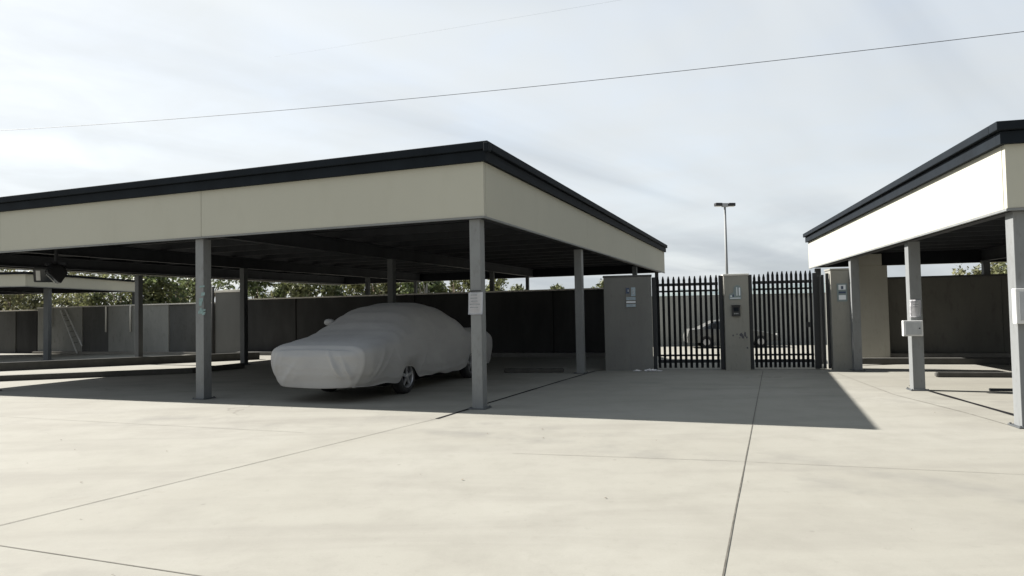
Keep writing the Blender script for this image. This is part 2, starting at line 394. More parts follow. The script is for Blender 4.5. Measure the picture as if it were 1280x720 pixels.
# ------------------------------------------------------------------ walls
def wall(name, segs, w, h, label, mats, cope='coping', ch=.05, z0=-.9, plinth=None):
    """segs: list of plan points; each span is one panel"""
    o0 = segs[0]
    t = empty(name, (o0[0], o0[1], 0), 0, label, 'wall')
    rel = [(p[0]-o0[0], p[1]-o0[1]) for p in segs]
    for i, (p, q) in enumerate(zip(rel, rel[1:])):
        d = Vector((q[0]-p[0], q[1]-p[1])); u = d.normalized(); n = Vector((-u.y, u.x))
        off = 0 if i % 2 == 0 else .035
        a = (p[0]+u.x*.006+n.x*off, p[1]+u.y*.006+n.y*off); b = (q[0]-u.x*.006+n.x*off, q[1]-u.y*.006+n.y*off)
        m = MB(); m.obox(a, b, w-off, z0, h-ch, .006); m.build('wall_panel', mats[i % len(mats)], t)
    if cope:
        p, q = rel[0], rel[-1]; u = (Vector(q)-Vector(p)).normalized(); n = Vector((-u.y, u.x))
        m = MB(); m.obox((p[0]-n.x*.05, p[1]-n.y*.05), (q[0]-n.x*.05, q[1]-n.y*.05), w+.1, h-ch+.002, h, .008); m.build('coping', cope, t)
    if plinth:
        p, q = rel[0], rel[-1]; u = (Vector(q)-Vector(p)).normalized(); n = Vector((-u.y, u.x))
        m = MB(); m.obox((p[0]-n.x*plinth[0], p[1]-n.y*plinth[0]), (q[0]-n.x*plinth[0], q[1]-n.y*plinth[0]), plinth[0]-.003, 0, plinth[1], .01); m.build('kerb', plinth[2], t)
    return t
WB = 11.94
def WL(x): return L(x, WB)[:2]
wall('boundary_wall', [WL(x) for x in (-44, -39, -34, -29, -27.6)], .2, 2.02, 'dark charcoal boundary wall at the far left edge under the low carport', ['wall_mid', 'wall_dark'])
wall('boundary_wall', [WL(x) for x in (-27.5, -24.6, -23.0, -19.5, -17.1)], .2, 2.12, 'panelled grey wall with coping painted sunlit-bright left of the tall pier', ['wall_light', 'wall_mid'], plinth=(.25, .1, 'kerb'))
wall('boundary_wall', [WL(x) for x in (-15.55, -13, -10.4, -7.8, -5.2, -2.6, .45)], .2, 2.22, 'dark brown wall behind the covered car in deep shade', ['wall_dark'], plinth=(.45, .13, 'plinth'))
t = empty('wall_pier', L(-16.25, WB-.05), -YL, 'tall charcoal wall pier with cap painted sunlit-bright between the panelled wall and the dark wall', 'pier')
m = MB(); m.box(-.68, .62, 0, .35, 0, 2.5, .01); m.build('pier_block', 'wall_tall', t)
m = MB(); m.box(-.72, .66, -.04, .39, 2.502, 2.6, .012); m.build('coping', 'coping', t)
# return wall behind the left gate pier
wall('return_wall', [(2.62, 17.4), L(.62, WB+.1)[:2]], .18, 2.2, 'side return wall hidden behind the left gate pier', ['pillar_left'], cope=None)
# right wall
rw = lambda x: (x, 19.32-.288*(x-10.67))
wall('boundary_wall', [rw(x) for x in (10.36, 13.3, 16.2, 20, 26)], .2, 2.27, 'plain umber grey wall at the back of the right carport', ['wall_right'], cope='wall_mid', plinth=(.4, .14, 'kerb'))
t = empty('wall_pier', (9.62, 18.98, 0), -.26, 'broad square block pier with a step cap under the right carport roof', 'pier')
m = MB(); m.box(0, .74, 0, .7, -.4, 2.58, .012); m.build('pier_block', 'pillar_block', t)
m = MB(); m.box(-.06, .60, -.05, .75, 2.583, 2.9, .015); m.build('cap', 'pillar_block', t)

# ------------------------------------------------------------------ gate piers and gates
gyaw = math.atan(.19)
def GL(r):   # plan point on gate line at view ratio r
    Y = 17.4/(1+.19*r); return (r*Y, Y)
pL0, pL1, pM0, pM1, pR0, pR1 = GL(.134), GL(.204), GL(.310), GL(.346), GL(.4665), GL(.497)
def pier(p, q, depth, h, mat, label, cap=None):
    t = empty('gate_pier', (p[0], p[1], 0), -gyaw, label, 'gate pier')
    w = hypot(q[0]-p[0], q[1]-p[1])
    m = MB(); m.box(0, w, 0, depth, -.3, h, .012); m.build('pier_block', mat, t)
    m = MB()
    m.box(-.015, w+.015, -.015, depth+.015, h+.002, h+.045, .008); m.build('cap', cap or mat, t)
    return t, w
tL, wL = pier(pL0, pL1, .45, 2.30, 'pillar_left', 'wide grey gate pier at the left with a pale blue notice', 'wall_mid')
tM, wM = pier(pM0, pM1, .5, 2.26, 'pillar', 'narrow middle gate pier with intercom and scuffs', 'coping')
tR, wR = pier(pR0, pR1, .5, 2.32, 'pillar', 'right gate pier partly behind a carport post', 'pillar')

def gate(p, q, n, label, lean=False, cluster=0):
    w = hypot(q[0]-p[0], q[1]-p[1]); rz = atan2(q[1]-p[1], q[0]-p[0])
    t = empty('palisade_gate', (p[0], p[1], 0), rz, label, 'gate')
    y = .16
    for x in (.055, w-.055-cluster):
        m = MB(); m.box(x-.045, x+.045, y-.045, y+.045, .015, 2.28, .006); m.build('hinge_post', 'iron', t)
    xa, xb = .12, w-.12-cluster
    for z, hh in ((.17, .075), (.33, .045), (1.90, .045), (2.05, .07)):
        m = MB(); m.box(xa, xb, y-.025, y+.025, z, z+hh, .004); m.build('rail', 'iron', t)
    for i in range(n):
        x = xa+.04+(xb-xa-.08)*i/(n-1)
        m = MB(); zt = 2.29 + (.05 if lean and i > 2 else .0) + random.uniform(-.008, .008)
        dx = random.uniform(-.004, .004)
        # W-section pale: ridge and two flanges, split pointed head
        pts = [(-.032, 0), (-.012, -.012), (0, -.003), (.012, -.012), (.032, 0)]
        base = [m.bm.verts.new((x+a, y-.03+b, .05)) for a, b in pts]; top = [m.bm.verts.new((x+a+dx, y-.03+b, zt-.09)) for a, b in pts]
        tip = [m.bm.verts.new((x+a*(.55 if k in (0, 4) else 1)+dx, y-.03+b-.01, zt-(.03 if k in (0, 4) else 0))) for k, (a, b) in enumerate(pts)]
        for r0, r1 in ((base, top), (top, tip)):
            for k in range(4): m.bm.faces.new((r0[k], r0[k+1], r1[k+1], r1[k]))
        bmesh.ops.solidify(m.bm, geom=m.bm.faces[:], thickness=.006)
        m.build('pale', 'iron', t)
    if cluster:
        for k in range(3):
            x = w-.05-k*.095
            m = MB(); m.box(x-.03, x+.03, y-.08+k*.05, y-.02+k*.05, .02, 2.26-.03*k, .005); m.build('folded_stile', 'iron', t)
    m = MB(); m.box(w-.30-cluster, w-.17-cluster, y-.06, y-.032, 1.0, 1.12, .008); m.build('lock_plate', 'iron', t)
    return t
gate(pL1, pM0, 12, 'left palisade gate leaf between the wide pier and middle pier')
gate(pM1, pR0, 13, 'right palisade gate leaf beside the sunlit driveway edge', True, .26)
# sliding guide rail on the ground
strip('gate_track', [(pL1[0], pL1[1]+.1), (pM0[0], pM0[1]+.1)], .05, .006, 'drain', 0)
strip('gate_track', [(pM1[0], pM1[1]+.1), (pR0[0], pR0[1]+.1)], .05, .006, 'drain', 0)

# signs etc. on piers (local frames on the pier faces)
def on_face(base, yaw, dx, z):   # point on a face starting at base and running right
    return (base[0]+cos(yaw)*dx, base[1]-sin(yaw)*dx, z)
def sign(base, yaw, dx, z, w, h, mat, label, marks, out=.003, cat='sign', name='sign'):
    p = on_face(base, yaw, dx, z); 
    loc = (p[0]-sin(yaw)*out, p[1]-cos(yaw)*out, z)
    t = empty(name, loc, -yaw, label, cat)
    m = MB(); m.box(-w/2, w/2, -.012, 0, -h/2, h/2, .003); m.build('board', mat, t)
    for (x0, x1, z0, z1, mk) in marks:
        m = MB(); m.box(x0*w, x1*w, -.016, -.0125, z0*h, z1*h); m.build('marking', mk, t)
    return t
sign(pL0, gyaw, .66, 1.80, .25, .50, 'pillar_left', 'pale blue pictogram notice on the wide left gate pier',
     [(-.46, -.12, .18, .46, 'sign_dark'), (.05, .46, .05, .48, 'sign_blue'), (-.28, -.20, .26, .38, 'sign_mark'), (.14, .34, .14, .38, 'sign_mark'),
      (-.44, .46, -.14, .0, 'sign_blue'), (-.3, .3, -.10, -.05, 'sign_mark'), (-.44, .46, -.28, -.20, 'sign_mark'), (-.44, .46, -.48, -.34, 'sign_blue'), (-.3, .4, -.43, -.38, 'sign_mark')])
def rounded_sign():
    p = on_face(pM0, gyaw, .255, 1.86); t = empty('sign', (p[0]-sin(gyaw)*.003, p[1]-cos(gyaw)*.003, 1.86), -gyaw, 'grey teal arch-topped sign at the top of the middle pier', 'sign')
    pts = [(-.14, -.17), (.14, -.17), (.14, .10), (.10, .16), (.02, .17), (-.02, .12), (-.04, .0), (-.14, -.06)]
    m = MB(); lo = [m.bm.verts.new((x, 0, z)) for x, z in pts]; hi = [m.bm.verts.new((x, -.012, z)) for x, z in pts]
    m.bm.faces.new(lo); m.bm.faces.new(hi[::-1]); 
    for i in range(len(pts)): m.bm.faces.new((lo[i], lo[(i+1) % 8], hi[(i+1) % 8], hi[i]))
    m.build('board', 'sign_teal', t)
    for (x0, x1, z0, z1, mk) in ((-.12, .12, -.15, -.13, 'sign_mark'), (.03, .05, -.08, .12, 'sign_mark'), (.085, .115, -.08, .11, 'sign_mark'), (-.11, -.08, -.11, -.07, 'sign_mark'), (-.06, -.03, -.11, -.05, 'sign_dark')):
        m = MB(); m.box(x0, x1, -.016, -.0125, z0, z1); m.build('marking', mk, t)
rounded_sign()
p = on_face(pM0, gyaw, .26, 1.42); t = empty('intercom', (p[0]-sin(gyaw)*.003, p[1]-cos(gyaw)*.003, 1.42), -gyaw, 'black intercom box on the middle gate pier', 'intercom')
m = MB(); m.box(-.095, .095, -.06, 0, -.13, .12, .012); m.build('housing', 'black_plastic', t)
m = MB(); m.box(-.06, .06, -.066, -.061, -.02, .08); m.build('faceplate', 'gutter', t)
for k in range(3):
    m = MB(); m.lathe([(-.072, .011), (-.0665, .013)], 'y', (-.035+.035*k, 0, -.07), 12); m.build('button', 'steel', t)
m = MB(); m.box(-.11, .11, -.10, 0, .122, .134, .003); m.build('rain_hood', 'black_plastic', t)
# scuffs / worn marks on the middle pier, one decal-thin chipped paint patch object
m = MB(); random.seed(3)
for (cx, cz, w, h, tlt) in ((-.12, .0, .02, .05, 0), (-.03, .03, .018, .03, .2), (.06, .02, .03, .10, .3), (.10, -.03, .028, .12, -.4), (.155, .01, .03, .14, -.2), (.19, -.05, .02, .05, .1), (.20, -.30, .02, .05, 0), (.03, -.06, .02, .02, 0)):
    pts = [(cx+cos(a)*w*random.uniform(.6, 1.2)+sin(a)*h*tlt*.3, cz+sin(a)*h*.5*random.uniform(.7, 1.2)) for a in [k*pi/4 for k in range(8)]]
    m.poly([(x, -.004, z) for x, z in pts])
o = m.build('paint_scuff', 'ink'); p = on_face(pM0, gyaw, .30, .83); o.location = (p[0], p[1], .83); o.rotation_euler = (0, 0, -gyaw)
bpy.data.objects[o.name].modifiers.new('Solidify', 'SOLIDIFY').thickness = .001
tag(o, 'dark scuffs chipped into the middle gate pier below the intercom', 'scuff mark')
sign(pR0, gyaw, .24, 1.80, .22, .42, 'sign_teal', 'pale notice with dark pictogram on the right gate pier',
     [(-.35, .35, .15, .42, 'sign_mark'), (-.12, .12, .18, .36, 'sign_dark'), (-.35, .35, -.05, .05, 'sign_dark'), (-.35, .35, -.4, -.15, 'sign_mark')])
# paper notice taped to front corner post
def post_frame(frame, x, y, z, yaw): p = frame(x, y); return (p[0], p[1], z)
def paper(loc, yaw, w, h, label, tie=True, seed=1, lines=5):
    random.seed(seed)
    t = empty('paper_notice', loc, -yaw, label, 'notice')
    m = MB(); nx, nz = 8, 12; g = []
    for i in range(nx+1):
        g.append([m.bm.verts.new((w*(i/nx-.5)+.012*(j/nz-.5), -.006-.012*abs(noise.noise(Vector((i*.6, j*.5, seed)))) - (.02 if j == 0 else 0)*abs(i/nx-.4), h*(j/nz-.5))) for j in range(nz+1)])
    for i in range(nx):
        for j in range(nz): m.bm.faces.new((g[i][j], g[i+1][j], g[i+1][j+1], g[i][j+1]))
    bmesh.ops.solidify(m.bm, geom=m.bm.faces[:], thickness=.002)
    m.build('sheet', 'paper', t, smooth=True)
    for k in range(lines):
        zz = h*(.36-.14*k); ww = w*random.uniform(.25, .38)
        m = MB(); m.box(-ww, ww*random.uniform(.5, 1), -.031, -.029, zz, zz+.012); m.build('print_line', 'ink_grey', t)
    if tie:
        m = MB(); m.box(-.098, .098, -.012, -.0025, h/2+.012, h/2+.03); m.build('strap', 'black_plastic', t)
    return t
def lp(x, y, z): return L(x, y, z)
paper(lp(-.09, .07-.094, 1.64), YL, .245, .345, 'white paper notice strapped to the corner post nearest the car', seed=4)
m = MB()
random.seed(12)
for k in range(9):
    zz = random.uniform(-.26, .26); w = random.uniform(.03, .14); h = random.uniform(.03, .10); x = random.uniform(-.03, .06)
    m.poly([(x-w/2, -.003-.0004*k, zz), (x+w/2*.9, -.003-.0004*k, zz+.01), (x+w/2, -.003-.0004*k, zz+h), (x-w/2*.8, -.003-.0004*k, zz+h*.9)])
o = m.build('sticker_residue', 'teal_tape'); p = L(-5.6, .07-.1, 1.8); o.location = p; o.rotation_euler = (0, 0, -YL)
tag(o, 'faded teal sticker residue on the front post left of the car', 'sticker')
# boxes on right carport posts
def meter(x, y, z, w, h, label, d=.10, side=-1):
    p = Rt(x, y-.095, z); t = empty('switch_box', p, -YR, label, 'switch box')
    m = MB(); m.box(-w/2, w/2, -d, -.003, -h/2, h/2, .012); m.build('housing', 'white_box', t)
    m = MB(); m.box(-w*.4, w*.4, -d-.008, -d-.001, -h*.4, h*.4, .003); m.build('cover_plate', 'steel', t)
    m = MB(); m.lathe([(-d-.016, .012), (-d-.0085, .012)], 'y', (w*.3, 0, 0), 10); m.build('latch', 'black_plastic', t)
    return t
meter(.03, 3.9, 1.08, .31, .27, 'light grey switch box on the second post of the right carport')
paper(Rt(.10, 3.9-.099, 1.42), YR, .17, .30, 'grey paper notice above the switch box on the right carport post', tie=False, seed=9, lines=3)
meter(.15, .09, 1.45, .36, .42, 'grey meter box on the sunlit front post at the right edge')

# ------------------------------------------------------------------ covered car
CY = .352
cx = Vector((cos(CY), -sin(CY))); cyv = Vector((sin(CY), cos(CY)))
CO = Vector((-2.02, 12.78))-cx*.93-cyv*1.48
car = empty('parked_car', (CO.x, CO.y, 0), -CY, 'sedan parked nose out in the left carport with only its wheels showing', 'car')
LEN = 6.0
def lerp(tab, x):
    if x <= tab[0][0]: return tab[0][1]
    for (a, b), (c, d) in zip(tab, tab[1:]):
        if x <= c:
            t = (x-a)/(c-a); t = t*t*(3-2*t)*.5+t*.5; return b+(d-b)*t
    return tab[-1][1]
TOP = [(0, .91), (.08, .985), (.35, 1.035), (.9, 1.12), (1.2, 1.21), (1.5, 1.36), (1.85, 1.55), (2.25, 1.67), (2.85, 1.73), (3.4, 1.67), (3.95, 1.46), (4.35, 1.22), (4.5, 1.17), (5.55, 1.13), (5.85, 1.04), (6.0, .94)]
HW = [(0, .86), (.06, .96), (.25, 1.02), (.6, 1.05), (2.5, 1.05), (5.3, 1.01), (5.8, .95), (6.0, .82)]
EXPN = [(0, .24), (.9, .30), (1.8, .50), (3.3, .58), (4.45, .40), (6.25, .3)]
def hem(y, side):
    z = .27+.02*sin(y*3.1)+.012*sin(y*9+side)
    for wy in (1.60, 4.63):
        z += .27*exp(-((y-wy-.02)/.30)**4)
    if y < .3: z += .0
    return z
def section(y, K=22):
    W = lerp(HW, y); T = lerp(TOP, y); e = lerp(EXPN, y); belt = min(.78, T-.1)
    pts = []
    for side in (1,):
        z0 = hem(y, 1); nb = 16
        for i in range(nb):
            t = i/nb; z = z0+(belt-z0)*t
            x = W*(1-(.10+.12*exp(-(y/.45)**2))*(1-t)**2.2)
            pts.append((x, z))
    up = []
    for i in range(K+1):
        a = pi/2*i/K
        x = W*max(0, cos(a))**e; z = belt+(T-belt)*(max(0, sin(a))**.78)
        up.append((x, z))
    half = pts+up
    return half+[(-x, z) for x, z in half[::-1][1:]]
m = MB(); ny = 130; rings = []
ysn = [LEN*(.5-.5*cos(pi*i/ny))*.6+LEN*i/ny*.4 for i in range(ny+1)]
def fold(x, y, z, nx_, side):
    # tension wrinkles: soft diagonal ridges plus noise
    d = .012*noise.noise(Vector((x*1.5, y*1.5, z*3.5)))+.007*noise.noise(Vector((x*4, y*3+z*5, z*2+7)))
    d *= 1.35; lowz = 1.05*exp(-((z-.62)/.28)**2)
    for (c, sl, wd, am) in ((.42, .55, .035, .020), (.62, .9, .03, .014), (1.15, -.5, .04, .016), (2.05, .5, .045, .018), (2.9, -.25, .06, .010), (3.7, .3, .05, .012), (4.2, -.5, .045, .015), (5.05, .5, .05, .014), (5.7, -.3, .04, .012)):
        d += am*exp(-((y-c-(z-.6)*sl)/wd)**2)*lowz
    for (c, sl, am) in ((.9, .35, .010), (1.45, -.3, .012), (2.3, .25, .010), (3.9, -.2, .010)):
        if z > .95: d += am*exp(-((y-c-x*sl)/.05)**2)
    d += .006*sin(z*38+3*noise.noise(Vector((y*2, z, 0))))*exp(-((z-.36)/.12)**2)
    return d
NS = len(section(1))
for y in ysn:
    sct = section(y); r = []
    for k, (x, z) in enumerate(sct):
        if k >= NS-16: # other side hem variation
            pass
        d = fold(x, y, z, 0, 1)
        c0 = Vector((x, 0, z-.75)); c0 = c0.normalized() if c0.length > .05 else Vector((0, 0, 1))
        r.append(m.bm.verts.new((x+c0.x*d, y, z+c0.z*d)))
    rings.append(r)
for a, b in zip(rings, rings[1:]):
    for k in range(NS-1): m.bm.faces.new((a[k], b[k], b[k+1], a[k+1]))
# front and rear faces stretched between the two sides, bulging out and tucked in at the hem
for ring, sg in ((rings[0], -1), (rings[-1], 1)):
    H = NS//2; prev = None; Kc = 56
    for k in range(H+1):
        A = ring[k]; B = ring[NS-1-k]
        row = []
        for j in range(Kc+1):
            if j == 0: row.append(A); continue
            if j == Kc: row.append(B); continue
            if k == H: row.append(A); continue
            s = j/Kc; p = A.co.lerp(B.co, s)
            bul = (1-(2*s-1)**4)*.11*(min(1, (p.z-.2)/.3)*.6+.4)*(1 if p.z < .8 else max(.25, 1-(p.z-.8)*5))
            w = .012*noise.noise(Vector((p.x*3, p.z*5, sg*3.)))
            # two diagonal tension folds toward the corner
            w += .075*exp(-((p.x-.42-(.75-p.z)*.55)/.035)**2)*exp(-((p.z-.62)/.2)**2)
            w += .06*exp(-((p.x-.62-(.75-p.z)*.45)/.03)**2)*exp(-((p.z-.55)/.2)**2)
            w += .035*exp(-((p.x+.75+(.75-p.z)*.2)/.035)**2)*exp(-((p.z-.6)/.22)**2)
            w += .012*noise.noise(Vector((p.x*1.5+p.z*4, p.z*9, 4.)))+.018*exp(-((p.x+.2+(.8-p.z)*.9)/.05)**2)*exp(-((p.z-.5)/.2)**2)
            zz = p.z-(.02*(1-(2*s-1)**2) if k == 0 else 0)
            row.append(m.bm.verts.new((p.x, p.y+sg*(bul+w), zz)))
        if prev:
            for j in range(Kc):
                vs = []
                for v in (prev[j], prev[j+1], row[j+1], row[j]):
                    if v not in vs: vs.append(v)
                if len(vs) >= 3:
                    try: m.bm.faces.new(vs)
                    except ValueError: pass
        prev = row
bmesh.ops.remove_doubles(m.bm, verts=m.bm.verts[:], dist=.0004)
cov = m.build('car_cover', 'cover', None, smooth=True)
cov.location = (CO.x, CO.y, 0); cov.rotation_euler = (0, 0, -CY)
so = cov.modifiers.new('Solidify', 'SOLIDIFY'); so.thickness = .006; so.offset = -1
sb = cov.modifiers.new('Subsurf', 'SUBSURF'); sb.levels = 1; sb.render_levels = 1
tag(cov, 'fitted grey fabric cover stretched over the parked sedan', 'car cover')
# mirror bulges in the cover
for sx_, zz_, ky in ((-1, 1.36, .11),):
    m = MB(); bmesh.ops.create_icosphere(m.bm, subdivisions=3, radius=1)
    for v in m.bm.verts: v.co = Vector((v.co.x*ky+sx_*(.84 if sx_ < 0 else .99), v.co.y*.09+1.64, v.co.z*.07+zz_))
    o = m.build('mirror_pocket', 'cover', cov, smooth=True)
# hem piping
m = MB(); m.tube([(section(y)[0][0], y, section(y)[0][1]) for y in ysn[2:-2:1]], .009, 6); m.build('hem_piping', 'cover', cov, smooth=True)
# body under the cover (low, dark) and wheels
m = MB(); m.box(-.80, .80, .95, 5.9, .20, .42, .05); m.box(-.62, .62, .35, .94, .24, .42, .03); m.build('underbody', 'under', car)
m = MB(); m.box(-.84, .84, .8, 5.8, .43, .76, .05); m.box(-.5, .5, 2.3, 3.3, .77, 1.35, .1); m.build('body', 'under', car)
for sx in (-1, 1):
    for wy in (1.60, 4.60):
        x0 = sx*.71; x1 = sx*.925; R = .325
        m = MB(); m.lathe([(x0, R-.04), (x0+sx*.03, R-.008), (x0+sx*.05, R), (x1-sx*.05, R), (x1-sx*.03, R-.006), (x1-sx*.005, R-.045), (x1, R-.10), (x1-sx*.02, R-.115), (x0+sx*.02, R-.115)], 'x', (0, wy, R), 40)
        w = m.build('wheel', 'tyre', car, smooth=True)
        m = MB(); m.lathe([(x1-sx*.10, .205), (x1-sx*.012, .215), (x1-sx*.004, .208), (x1-sx*.02, .195), (x1-sx*.09, .185)], 'x', (0, wy, R), 32)
        for k in range(5):
            a = 2*pi*k/5+.3; d = Vector((0, cos(a), sin(a))); tt = Vector((0, -sin(a), cos(a)))
            xo = x1-sx*.025; c0 = Vector((xo, wy, R))
            q = [c0+d*.04+tt*.032, c0+d*.04-tt*.032, c0+d*.20-tt*.022, c0+d*.20+tt*.022]
            fr = [m.bm.verts.new(v) for v in q]; bk = [m.bm.verts.new(v-Vector((sx*.03, 0, 0))) for v in q]
            m.bm.faces.new(fr); m.bm.faces.new(bk[::-1])
            for i in range(4): m.bm.faces.new((fr[i], bk[i], bk[(i+1) % 4], fr[(i+1) % 4]))
        m.lathe([(x1-sx*.05, .055), (x1-sx*.012, .05), (x1-sx*.006, .03)], 'x', (0, wy, R), 20)
        m.build('rim', 'rim', w)
        m = MB(); m.lathe([(x1-sx*.085, .186), (x1-sx*.09, .186)], 'x', (0, wy, R), 24); m.build('brake_backing', 'under', w)

# ------------------------------------------------------------------ kerbs, wheel stops
def low_bar(name, p, q, w, h, mat, label, cat, group=None, bev=.02):
    d = Vector((q[0]-p[0], q[1]-p[1])); o_ = (p[0], p[1])
    m = MB(); m.obox((0, 0), (d.x, d.y), w, 0, h, bev); o = m.build(name, mat); o.location = (p[0], p[1], 0)
    return tag(o, label, cat, group)
low_bar('wheel_stop', (8.6, 13.95), (11.2, 13.27), .16, .10, 'stopper', 'dark concrete wheel stop in front of the right carport wall', 'wheel stop')
low_bar('kerb', (8.45, 17.45), (14.5, 15.75), .3, .15, 'stopper', 'long low kerb under the right carport before the back wall', 'kerb', bev=.015)
low_bar('wheel_stop', L(-2.0, 5.9)[:2], L(-.55, 6.2)[:2], .15, .10, 'stopper', 'short wheel stop behind the car near the second side post', 'wheel stop')
m = MB(); m.obox((0, 0), (8.2, 2.73), .16, 0, .14, .012); m.obox((8.215, 2.74), (9.0, 4.3), .16, 0, .14, .012)
o = m.build('kerb', 'stopper'); o.location = (-16.9, 15.87, 0); tag(o, 'long low kerb across the left carport bays nearest the camera', 'kerb')
low_bar('kerb', (-22, 17.5), (-8.9, 24.05), .2, .25, 'stopper', 'taller kerb along the foot of the panelled wall', 'kerb', bev=.015)
low_bar('steel_bar', (8.05, 11.62), (8.5, 11.5), .05, .045, 'iron', 'short dark steel offcut lying on the slab under the right carport', 'bar', bev=.005)
# leaning rails (old ladder) against the panelled wall
a = L(-25.9, WB-.06); b_ = L(-24.45, WB-.35)
t = empty('ladder', (b_[0], b_[1], 0), 0, 'pale old ladder slanting across the panelled grey wall', 'ladder')
dv = Vector((a[0]-b_[0], a[1]-b_[1], 1.95)); sd = Vector((AX.x, AX.y, .12))*.3
for k in (0, 1):
    m = MB(); m.tube([sd*k+Vector((0, 0, .03+.3*k)), sd*k+dv], .032, 6); m.build('rail', 'white_box', t)
for k in range(2, 8):
    m = MB(); m.tube([dv*(k/8), dv*(k/8)+sd], .012, 6); m.build('rung', 'wall_mid', t)
for x, z0, z1, lab in ((-23.05, .95, 2.05, 'short pale downpipe on the panelled wall right of the ladder'), (-21.6, .95, 2.05, 'pale downpipe stub beside the second row post'), (-26.5, 1.2, 2.05, 'pale broken pipe stub left of the ladder')):
    p = L(x, WB-.07); m = MB(); m.tube([(0, 0, z0), (0, 0, z1), (.0, .06, z1+.05)], .035, 8); o = m.build('downpipe', 'coping', smooth=True); o.location = (p[0], p[1], 0); tag(o, lab, 'pipe')
p = L(-17.0, WB-.1); m = MB(); m.tube([(0, 0, 0), (0, 0, 2.75)], .055, 10); o = m.build('downpipe', 'wall_dark', smooth=True); o.location = (p[0], p[1], 0); tag(o, 'black downpipe between the panelled wall and tall pier', 'pipe')
# debris by the left pier base
random.seed(5)
for k, (x, y, s, lab) in enumerate(((3.30, 16.55, .09, 'largest crumpled white paper scrap at the foot of the left pier'), (3.0, 16.6, .06, 'small white scrap left of the crumpled paper by the pier'), (3.5, 16.5, .05, 'tiny pale scrap nearest the left gate'))):
    m = MB(); bmesh.ops.create_icosphere(m.bm, subdivisions=3, radius=1)
    for v in m.bm.verts:
        n = noise.noise(v.co*2.2+Vector((k*9, 0, 0)))
        v.co = Vector((v.co.x*s*(1.3+n), v.co.y*s*(.8+n), max(0, (v.co.z+.5)*s*.28*(1+n*1.5))))
    o = m.build('paper_scrap', 'paper'); o.location = (x, y, .003); tag(o, lab, 'litter')
m = MB(); random.seed(11)
for k in range(45):
    x = random.uniform(-6, 8); y = random.uniform(3.2, 12); r = random.uniform(.003, .009)*(1+y*.06); a0 = random.random()*6
    pts = [(x+cos(a0+i*1.2)*r*random.uniform(.5, 1.4), y+sin(a0+i*1.2)*r*random.uniform(.4, 1), .006+random.uniform(0, .006)) for i in range(5)]
    m.poly(pts)
tag(m.build('leaf_litter', 'bark'), 'scattered specks of dry leaf and grit on the concrete', 'litter', kind='stuff')

# ------------------------------------------------------------------ twin floodlight hanging under left carport
t = empty('floodlight', (-10.35, 15.5, 2.62), -.2, 'dark twin-headed floodlight hanging under the left end of the big carport', 'floodlight')
m = MB(); m.tube([(0, 0, .15), (0, 0, .66)], .03, 8); m.box(-.1, .1, -.1, .1, .62, .68, .01); m.build('stem', 'beam', t)
m = MB(); m.box(-.24, .24, -.03, .03, .12, .17, .008); m.build('crossbar', 'beam', t)
for s, rz, rx in ((-1, .7, .5), (1, -.6, .75)):
    m = MB(); w0, w1, d = .19, .11, .26
    q = [(-w0, -d, -.17), (w0, -d, -.17), (w0, -d, .17), (-w0, -d, .17)]; q2 = [(-w1, 0, -.10), (w1, 0, -.10), (w1, 0, .10), (-w1, 0, .10)]
    A = [m.bm.verts.new(v) for v in q]; B = [m.bm.verts.new(v) for v in q2]; m.bm.faces.new(A); m.bm.faces.new(B[::-1])
    for i in range(4): m.bm.faces.new((A[i], B[i], B[(i+1) % 4], A[(i+1) % 4]))
    bmesh.ops.bevel(m.bm, geom=m.bm.edges[:], offset=.015, segments=2, affect='EDGES')
    h = m.build('lamp_head', 'black_plastic', t); h.location = (s*.2, -.03, .03); h.rotation_euler = (rx, 0, rz)
    m = MB(); m.box(-w0+.03, w0-.03, -d-.012, -d-.001, -.14, .14, .004); m.build('lens', 'glass', h)
    m = MB(); m.box(-w0+.05, -w0+.12, -d-.018, -d-.013, -.11, .11, .002); m.build('reflector_strip', 'lens_pale', h)
m = MB(); bmesh.ops.create_icosphere(m.bm, subdivisions=3, radius=.17)
for v in m.bm.verts: v.co.z = v.co.z*.8+.04
m.build('motor_housing', 'black_plastic', t, smooth=True)
m = MB(); m.tube([(0, 0, .0), (.02, -.02, -.2)], .025, 6); m.build('sensor_stalk', 'beam', t)
t.scale = (1.15, 1.15, 1.1)

# ------------------------------------------------------------------ light mast beyond the gates
def ratio(px): return (px-640)/854.4
X = 18.9; Y = 60.
t = empty('light_mast', (X, Y, -.55), .15, 'tall slim floodlight mast far beyond the middle gate pier', 'light mast')
m = MB(); m.tube([(0, 0, 0), (0, 0, 11.0)], .15, 10, r2=.09); m.build('pole', 'post', t, smooth=True)
m = MB(); m.box(-.28, .28, -.12, .12, 10.9, 11.25, .04); m.build('bracket', 'steel', t)
for s in (-1, 1):
    m = MB(); m.box(min(s*.3, s*.92), max(s*.3, s*.92), -.22, .22, 10.98, 11.26, .05); h = m.build('lamp_head', 'black_plastic', t)
    m = MB(); m.box(min(s*.36, s*.86), max(s*.36, s*.86), -.17, .17, 10.955, 10.978); m.build('lens', 'lens_pale', h)

# overhead wires
def wire(p, q, sag, r, label):
    m = MB(); pts = []
    for i in range(41):
        s = i/40; v = Vector(p).lerp(Vector(q), s); v.z -= sag*4*s*(1-s); pts.append(v)
    m.tube(pts, r, 5); o = m.build('overhead_wire', 'wire', smooth=True); return tag(o, label, 'wire')
wire((-30.0, 34.0, 10.95), (24.5, 14.0, 8.6), .6, .010, 'long thin black wire crossing the whole sky above the carports')
wire((-14.2, 40.0, 16.8), (10.6, 20.0, 11.8), .05, .0022, 'faint second wire at the very top of the sky')

